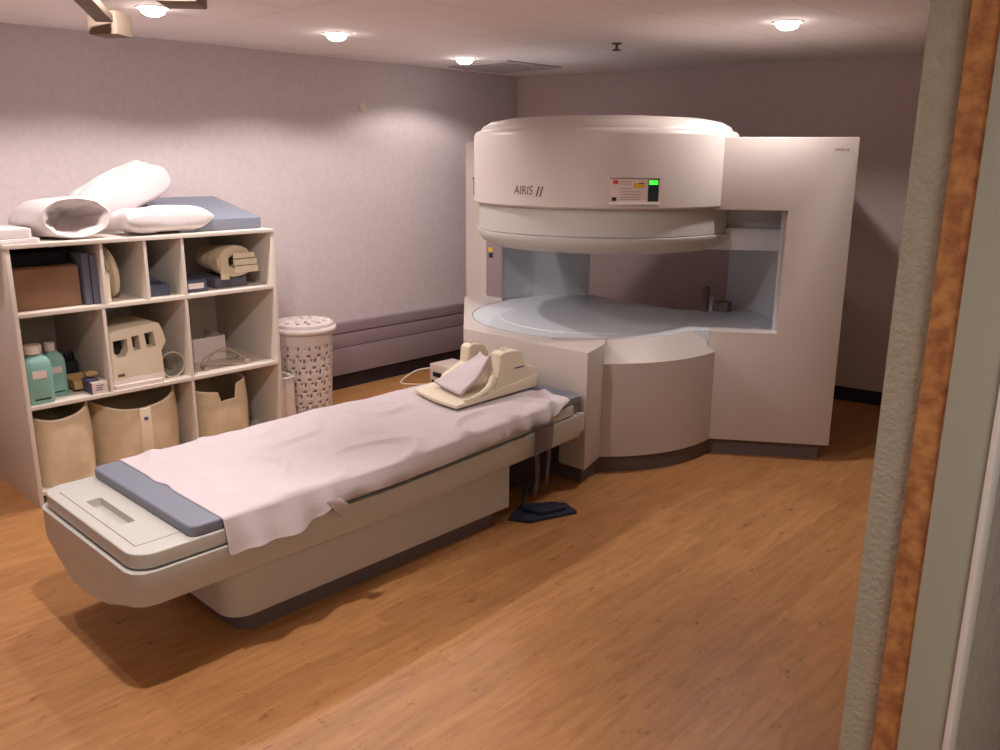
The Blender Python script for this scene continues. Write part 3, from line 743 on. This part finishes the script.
# cream strap bundle
t = thing('strap_bundle', (2.44, 4.62, z1+.06), 'bundled roll of cream velcro straps on a low dark box in the top right compartment', 'strap bundle')
for k in range(5):
    bm = BM(); n = 36; rr = .092-.004*k; c_ = (2.475, z1+.152)
    ring = []
    for i in range(n):
        a = 2*PI*i/n; w0 = rr*(1+.08*noise.noise(Vector((math.cos(a)*1.5, math.sin(a)*1.5, k*2.3))))
        ring.append((c_[0]+1.25*w0*math.cos(a), c_[1]+.94*w0*math.sin(a)))
    y0 = 4.455+k*.062
    vo = [[bm.verts.new((x, y0+dy_, z)) for x, z in ring] for dy_ in (0, .056)]
    inn = [[bm.verts.new((c_[0]+(x-c_[0])*.45, y0+dy_, c_[1]+(z-c_[1])*.45)) for x, z in ring] for dy_ in (0, .056)]
    for i in range(n):
        q = (i+1) % n
        bm.faces.new((vo[0][i], vo[0][q], vo[1][q], vo[1][i])); bm.faces.new((inn[0][i], inn[1][i], inn[1][q], inn[0][q]))
        bm.faces.new((vo[0][i], inn[0][i], inn[0][q], vo[0][q])); bm.faces.new((vo[1][i], vo[1][q], inn[1][q], inn[1][i]))
    obj('strap_loop', bm, 'canvas', t, .003)
bm = BM(); add_box(bm, 2.46, 2.61, 4.446, 4.455, z1+.085, z1+.125); add_box(bm, 2.45, 2.60, 4.44, 4.446, z1+.13, z1+.165); add_box(bm, 2.45, 2.585, 4.436, 4.444, z1+.17, z1+.20); obj('strap_end', bm, 'coil', t, .003)
bm = BM(); add_box(bm, 2.37, 2.42, 4.44, 4.452, z1+.055, z1+.2); obj('strap_tail', bm, 'canvas', t, .004)

# --- row 2
z2 = .525
def jug(cx, cy, w, d, h, label, cap=.036):
    t = thing('liquid_jug', (cx, cy, z2), label, 'jug', 'teal liquid jugs')
    bm = BM(); n = 28; rings = []
    for s_, z in ((.93, 0), (1, .012), (1, h*.70), (.96, h*.80), (.80, h*.90), (.45, h*.97), (.32, h)):
        rings.append([bm.verts.new((cx+w/2*s_*math.copysign(abs(math.cos(2*PI*k/n))**.5, math.cos(2*PI*k/n)), cy+d/2*s_*math.copysign(abs(math.sin(2*PI*k/n))**.5, math.sin(2*PI*k/n)), z2+z)) for k in range(n)])
    for a, b in zip(rings, rings[1:]):
        for k in range(n): bm.faces.new((a[k], a[(k+1) % n], b[(k+1) % n], b[k]))
    bm.faces.new(rings[0][::-1]); bm.faces.new(rings[-1]); obj('bottle', bm, 'teal', t)
    bm = BM(); add_lathe(bm, [(cap, z2+h-.004), (cap, z2+h+.034), (cap*.94, z2+h+.038)], (cx-.005, cy), 24); obj('cap', bm, 'label', t)
    obj('paper_label', bx(cx-w*.28, cx+w*.22, cy-d/2-.002, cy-d/2+.004, z2+h*.52, z2+h*.66), 'label', t)
    obj('level_mark', bx(cx-w*.30, cx+w*.26, cy-d/2-.0025, cy-d/2+.004, z2+h*.09, z2+h*.115), 'tealdark', t)
jug(1.352, 4.46, .128, .11, .255, 'large teal liquid jug with a cream cap at the front left of the shelf', .040)
jug(1.462, 4.56, .105, .11, .235, 'smaller teal liquid jug standing behind the large one', .026)
# dark basket behind, tray, small boxes
t = thing('wire_basket', (1.58, 4.86, z2), 'dark tangled basket of odds and ends at the back of the jug compartment', 'basket')
bm = BM(); add_box(bm, 1.52, 1.66, 4.76, 5.0, z2, z2+.11); obj('basket_body', bm, 'dark', t, .01)
bm = BM(); add_tube(bm, spline([(1.53, 4.78, z2+.11), (1.55, 4.76, z2+.16), (1.60, 4.77, z2+.13), (1.63, 4.76, z2+.165), (1.65, 4.8, z2+.1)]), .008, 6); obj('cord', bm, 'basedark', t)
t = thing('card_tray', (1.56, 4.56, z2), 'low tan cardboard tray beside the teal jugs', 'tray')
obj('tray_bottom', bx(1.545, 1.665, 4.53, 4.72, z2, z2+.01), 'tan', t)
bm = BM()
for a in ((1.545, 1.665, 4.53, 4.535), (1.545, 1.665, 4.715, 4.72), (1.545, 1.55, 4.535, 4.715), (1.66, 1.665, 4.535, 4.715)): add_box(bm, *a, z2, z2+.055)
obj('tray_wall', bm, 'tan', t)
t = thing('small_carton', (1.625, 4.46, z2), 'small white carton with blue print at the shelf edge beside the jugs', 'carton')
obj('carton_body', bx(1.585, 1.668, 4.405, 4.52, z2, z2+.062), 'label', t, .002); obj('purple_end', bx(1.583, 1.586, 4.405, 4.52, z2, z2+.062), 'purple', t)
bm = BM()
for k, w in enumerate((.04, .032, .03)): add_box(bm, 1.607, 1.607+w, 4.4035, 4.4052, z2+.043-.012*k, z2+.047-.012*k)
obj('print_lines', bm, 'blueprint', t)
bm = BM(); add_box(bm, 1.575, 1.635, 4.43, 4.51, z2+.063, z2+.075); tag(obj('purple_packet', bm, 'purple', None, .003), 'dark purple packet lying on the small white carton', 'packet')
pillow(.06, .05, .03, TR((1.62, 4.50, z2+.091)), 'tan_sponge', 'small tan sponge on top of the small white carton', 'sponge', None, 'tan', 3, .002)
# cream coil with three windows
t = thing('windowed_coil', (1.86, 4.62, z2), 'beige scanner coil with three dark openings in the middle compartment of the shelf', 'coil')
zc = z2+.024
prof = [(1.712, zc+.02), (1.712, zc+.27), (1.735, zc+.285), (1.955, zc+.302), (1.985, zc+.295), (2.002, zc+.25), (2.015, zc+.19), (1.985, zc+.145), (1.99, zc+.02)]
bm = BM(); add_prism(bm, prof, 4.44, 4.74, lambda a, b, d: (a, d, b)); body = obj('housing', bm, 'coil', t, .008, bseg=2)
cb = BM()
add_prism(cb, [(1.728, zc+.17), (1.745, zc+.14), (1.785, zc+.14), (1.803, zc+.17), (1.803, zc+.235), (1.728, zc+.23)], 4.40, 4.66, lambda a, b, d: (a, d, b))
add_prism(cb, [(1.832, zc+.165), (1.872, zc+.167), (1.866, zc+.246), (1.826, zc+.242)], 4.40, 4.66, lambda a, b, d: (a, d, b))
add_prism(cb, [(1.905, zc+.170), (1.955, zc+.172), (1.946, zc+.256), (1.896, zc+.250)], 4.40, 4.66, lambda a, b, d: (a, d, b))
cut(body, cb)
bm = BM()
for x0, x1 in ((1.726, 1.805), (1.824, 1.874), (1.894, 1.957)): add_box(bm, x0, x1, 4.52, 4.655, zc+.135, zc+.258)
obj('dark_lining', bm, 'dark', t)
obj('small_plate', bx(1.737, 1.772, 4.437, 4.441, z2+.06, z2+.074), 'text', t)
bm = BM(); add_box(bm, 1.705, 1.965, 4.405, 4.438, z2, z2+.022); add_box(bm, 1.712, 1.99, 4.44, 4.74, z2, z2+.046); obj('pale_foot', bm, 'label', t, .002)
# clear flexible ring
bm = BM(); n = 40; vo = []
for k in range(n):
    a = 2*PI*k/n
    for (rr, dy_) in ((.072, 0), (.072, .10), (.069, .10), (.069, 0)): vo.append(bm.verts.new((2.047+rr*.95*math.cos(a), 4.46+dy_, z2+.073+rr*math.sin(a))))
for k in range(n):
    q = (k+1) % n
    for j in range(4): bm.faces.new((vo[4*k+j], vo[4*k+(j+1) % 4], vo[4*q+(j+1) % 4], vo[4*q+j]))
rg = thing('clear_ring', (2.047, 4.5, z2), 'clear plastic band rolled into a ring beside the beige windowed coil', 'plastic ring'); obj('band', bm, 'clear', rg)
bm = BM(); add_tube(bm, [(2.047+.0705*.95*math.cos(2*PI*k/n), 4.46, z2+.0735+.0705*math.sin(2*PI*k/n)) for k in range(n)], .003, 6, True); obj('rim', bm, 'canvas', rg)
# translucent box and cables, right compartment
t = thing('plastic_tub', (2.30, 4.80, z2), 'pale translucent plastic tub at the back of the middle right compartment', 'tub')
bm = BM()
for a in ((2.16, 2.50, 4.70, 4.705), (2.16, 2.50, 4.945, 4.95), (2.16, 2.165, 4.705, 4.945), (2.495, 2.50, 4.705, 4.945)): add_box(bm, *a, z2+.004, z2+.14)
obj('tub_wall', bm, 'hamper', t); obj('tub_bottom', bx(2.16, 2.50, 4.70, 4.95, z2, z2+.004), 'hamper', t)
t = thing('cable_loop', (2.40, 4.52, z2), 'loose loop of thin beige cable in the middle right compartment', 'cable')
bm = BM(); add_tube(bm, spline([(2.25, 4.50, z2+.01), (2.27, 4.49, z2+.05), (2.33, 4.5, z2+.095), (2.40, 4.52, z2+.10), (2.46, 4.50, z2+.07), (2.50, 4.47, z2+.02), (2.44, 4.46, z2+.008), (2.34, 4.52, z2+.008)]), .0045, 6); obj('lead', bm, 'cable', t)
bm = BM(); add_tube(bm, spline([(2.28, 4.60, z2+.01), (2.32, 4.58, z2+.06), (2.42, 4.56, z2+.075), (2.50, 4.55, z2+.03), (2.46, 4.62, z2+.008)]), .004, 6); obj('lead', bm, 'cable', t)
for a in ((2.24, 2.27, 4.47, 4.53, z2, z2+.02), (2.49, 2.52, 4.45, 4.50, z2, z2+.03)): obj('plug', bx(*a), 'cable', t, .003)

# --- row 3: curved cream body coils / bins (oval walls with shaped rims)
z3 = .08
def bin_(cx, cy, rx, ry, rim, name, label, cat, m='canvas', th=.012, power=.55, taper=.0):
    t = thing(name, (cx, cy, z3), label, cat)
    bm = BM(); n = 96; L = 10; O = []; I = []
    for k in range(n):
        a = 2*PI*k/n; c_, s_ = math.cos(a), math.sin(a)
        X = math.copysign(abs(c_)**power, c_); Y = math.copysign(abs(s_)**power, s_)
        top = rim(X) if Y < 0 else rim(X)+.0
        ro = []; ri = []
        for l_ in range(L+1):
            f = l_/L; z = z3+(top-z3)*f; k_ = 1-taper*(1-f); bulge = .008*math.sin(f*PI)
            ro.append(bm.verts.new((cx+(rx*k_+bulge)*X, cy+(ry*k_+bulge)*Y, z))); ri.append(bm.verts.new((cx+(rx*k_-th+bulge)*X, cy+(ry*k_-th+bulge)*Y, z)))
        O.append(ro); I.append(ri)
    for k in range(n):
        q = (k+1) % n
        for l_ in range(L):
            bm.faces.new((O[k][l_], O[q][l_], O[q][l_+1], O[k][l_+1])); bm.faces.new((I[k][l_], I[k][l_+1], I[q][l_+1], I[q][l_]))
        bm.faces.new((O[k][L], O[q][L], I[q][L], I[k][L])); bm.faces.new((O[k][0], I[k][0], I[q][0], O[q][0]))
    obj('shell', bm, m, t)
    bm = BM(); add_tube(bm, [((a[L].co+b[L].co)/2) for a, b in zip([], [])] or [(cx+(rx-th/2)*math.copysign(abs(math.cos(2*PI*k/n))**power, math.cos(2*PI*k/n)), cy+(ry-th/2)*math.copysign(abs(math.sin(2*PI*k/n))**power, math.sin(2*PI*k/n)), rim(math.copysign(abs(math.cos(2*PI*k/n))**power, math.cos(2*PI*k/n)))+.001) for k in range(n)], .0075, 6, True)
    obj('rim_piping', bm, 'coil', t)
    return t
bin_(1.445, 4.66, .148, .25, lambda X: .425+.035*abs(X)**2+.02*X, 'canvas_bin', 'slouching cream vinyl bin in the lower left corner of the shelf', 'bin', taper=-.02)
b2 = bin_(1.855, 4.68, .235, .265, lambda X: .395+.055*abs(X)**2.2+.012*X, 'body_coil', 'wide curved cream body coil with a pale tag strip on the bottom shelf', 'coil', power=.7)
obj('tag_strip', bx(1.812, 1.872, 4.395, 4.412, .09, .400), 'coil', b2, .003, label='pale vertical tag strip'); obj('tag_print', bx(1.832, 1.852, 4.392, 4.396, .335, .352), 'blueprint', b2)
def notch(X):
    if X < -.35: return .405-.02*(X+1)
    if X < .42: return .335+.01*X
    return .425+.03*(X-.42)
bin_(2.335, 4.66, .168, .24, notch, 'notched_coil', 'cream shell coil with a square notch in its rim on the lower right shelf', 'coil', power=.5)

# ------------------------------------------------------------------ laundry hamper
HX, HY = 3.09, 4.74
HP = thing('laundry_hamper', (HX, HY, 0), 'tall round white perforated laundry hamper with a lid right of the shelves', 'hamper')
bm = BM(); n = 96; rows = 46
def hr(z): return .160+.028*z/.57
grid = [[bm.verts.new((HX+hr(.57*j/rows)*math.cos(2*PI*k/n), HY+hr(.57*j/rows)*math.sin(2*PI*k/n), .62*j/rows)) for k in range(n)] for j in range(rows+1)]
rnd = random.Random(3)
def hole(k, j):
    if j < 6 or j > 39: return False
    b = (j-6) % 6; a = (k+3*(((j-6)//6) % 2)) % 6
    if b in (1, 2) and a in (2,): return True
    if b == 4 and a in (4, 5): return True
    if b == 2 and a in (0,): return True
    return False
for j in range(rows):
    for k in range(n):
        if hole(k, j): continue
        bm.faces.new((grid[j][k], grid[j][(k+1) % n], grid[j+1][(k+1) % n], grid[j+1][k]))
bm.faces.new(grid[0][::-1])
hb_ = obj('basket', bm, 'hamper', HP); md = hb_.modifiers.new('t', 'SOLIDIFY'); md.thickness = .004
bm = BM(); add_lathe(bm, [(.192, .605), (.210, .610), (.215, .622), (.211, .634), (.198, .640), (.192, .662), (.180, .670)], (HX, HY), 64, False); lid = obj('lid', bm, 'hamper', HP)
bm = BM(); n = 72; rr = [.178, .160, .142, .124, .105, .082, .058, .034, .012]
rg_ = [[bm.verts.new((HX+r_*math.cos(2*PI*k/n), HY+r_*math.sin(2*PI*k/n), .670+.006*(1-r_/.19))) for k in range(n)] for r_ in rr]
for i in range(len(rr)-1):
    for k in range(n):
        if (i in (1, 2) and k % 6 in (1, 2)) or (i in (4, 5) and k % 9 in (3, 4)) : continue
        bm.faces.new((rg_[i][k], rg_[i][(k+1) % n], rg_[i+1][(k+1) % n], rg_[i+1][k]))
bm.faces.new(rg_[-1]); lt = obj('lid_grille', bm, 'hamper', HP); md = lt.modifiers.new('t', 'SOLIDIFY'); md.thickness = .004
bm = BM(); add_lathe(bm, [(.13, .01), (.145, .20), (.155, .40), (.15, .50), (.001, .52)], (HX, HY), 32, False)
for v in bm.verts: v.co += Vector((noise.noise(v.co*9), noise.noise(v.co*9+Vector((5, 0, 0))), 0))*.008
tag(obj('laundry', bm, 'sheet', None, 0, 70), 'white laundry heaped inside the perforated hamper', 'laundry')
# small white bin between shelf and hamper
t = thing('waste_bin', (2.80, 4.62, 0), 'narrow white bin squeezed between the shelf unit and the hamper', 'bin')
bm = BM(); o1 = rounded(2.715, 2.875, 4.54, 4.78, .02); i1 = rounded(2.722, 2.868, 4.547, 4.773, .016)
n = len(o1); vv = [[bm.verts.new((*p, z)) for p in ps] for ps, z in ((o1, 0), (o1, .36), (i1, .36), (i1, .01))]
for a, b in zip(vv, vv[1:]):
    for k in range(n): bm.faces.new((a[k], a[(k+1) % n], b[(k+1) % n], b[k]))
bm.faces.new(vv[0][::-1]); bm.faces.new(vv[-1]); obj('bin_body', bm, 'hamper', t)
bm = BM(); add_tube(bm, [(*p, .362) for p in o1], .007, 6, True); obj('rim', bm, 'whitetrim', t)

# ------------------------------------------------------------------ beige box on the floor by the scanner
t = thing('equipment_box', (4.33, 4.66, 0), 'low beige equipment box with a dark slot on the floor behind the table', 'equipment box')
obj('case', bx(4.21, 4.45, 4.53, 4.75, .0, .185), 'label', t, .008)
obj('front_slot', bx(4.205, 4.212, 4.57, 4.71, .09, .125), 'dark', t); obj('dark_band', bx(4.208, 4.212, 4.55, 4.73, .02, .06), 'text', t)
bm = BM(); add_tube(bm, spline([(4.29, 4.745, .14), (4.2, 4.90, .10), (4.1, 4.97, .012), (4.15, 4.85, .008), (4.25, 4.755, .008)]), .006, 8); obj('power_cord', bm, 'coil', t)

# beige brackets
hanging('beige arm with a square end hanging under the ceiling at the top left', (.80, 2.16, 2.14), (1.155, 2.76, 2.125), .05, (1.205, 2.84, 2.12), (.095, .095, .07), (R(38), R(0)), (.82, 2.19))
hanging('beige square-ended bracket beside the leftmost ceiling light', (1.10, 2.10, 2.19), (1.17, 2.27, 2.17), .06, (1.21, 2.37, 2.155), (.13, .11, .06), (R(50), R(0)), (1.10, 2.12))

# ------------------------------------------------------------------ world / view
w = bpy.data.worlds.new('world'); bpy.context.scene.world = w; w.use_nodes = True
w.node_tree.nodes['Background'].inputs['Color'].default_value = (.5, .45, .45, 1); w.node_tree.nodes['Background'].inputs['Strength'].default_value = .02
sc = bpy.context.scene
sc.view_settings.view_transform = 'Standard'; sc.view_settings.look = 'None'; sc.view_settings.gamma = 1
sc.view_settings.use_curve_mapping = False; sc.view_settings.exposure = 0.78
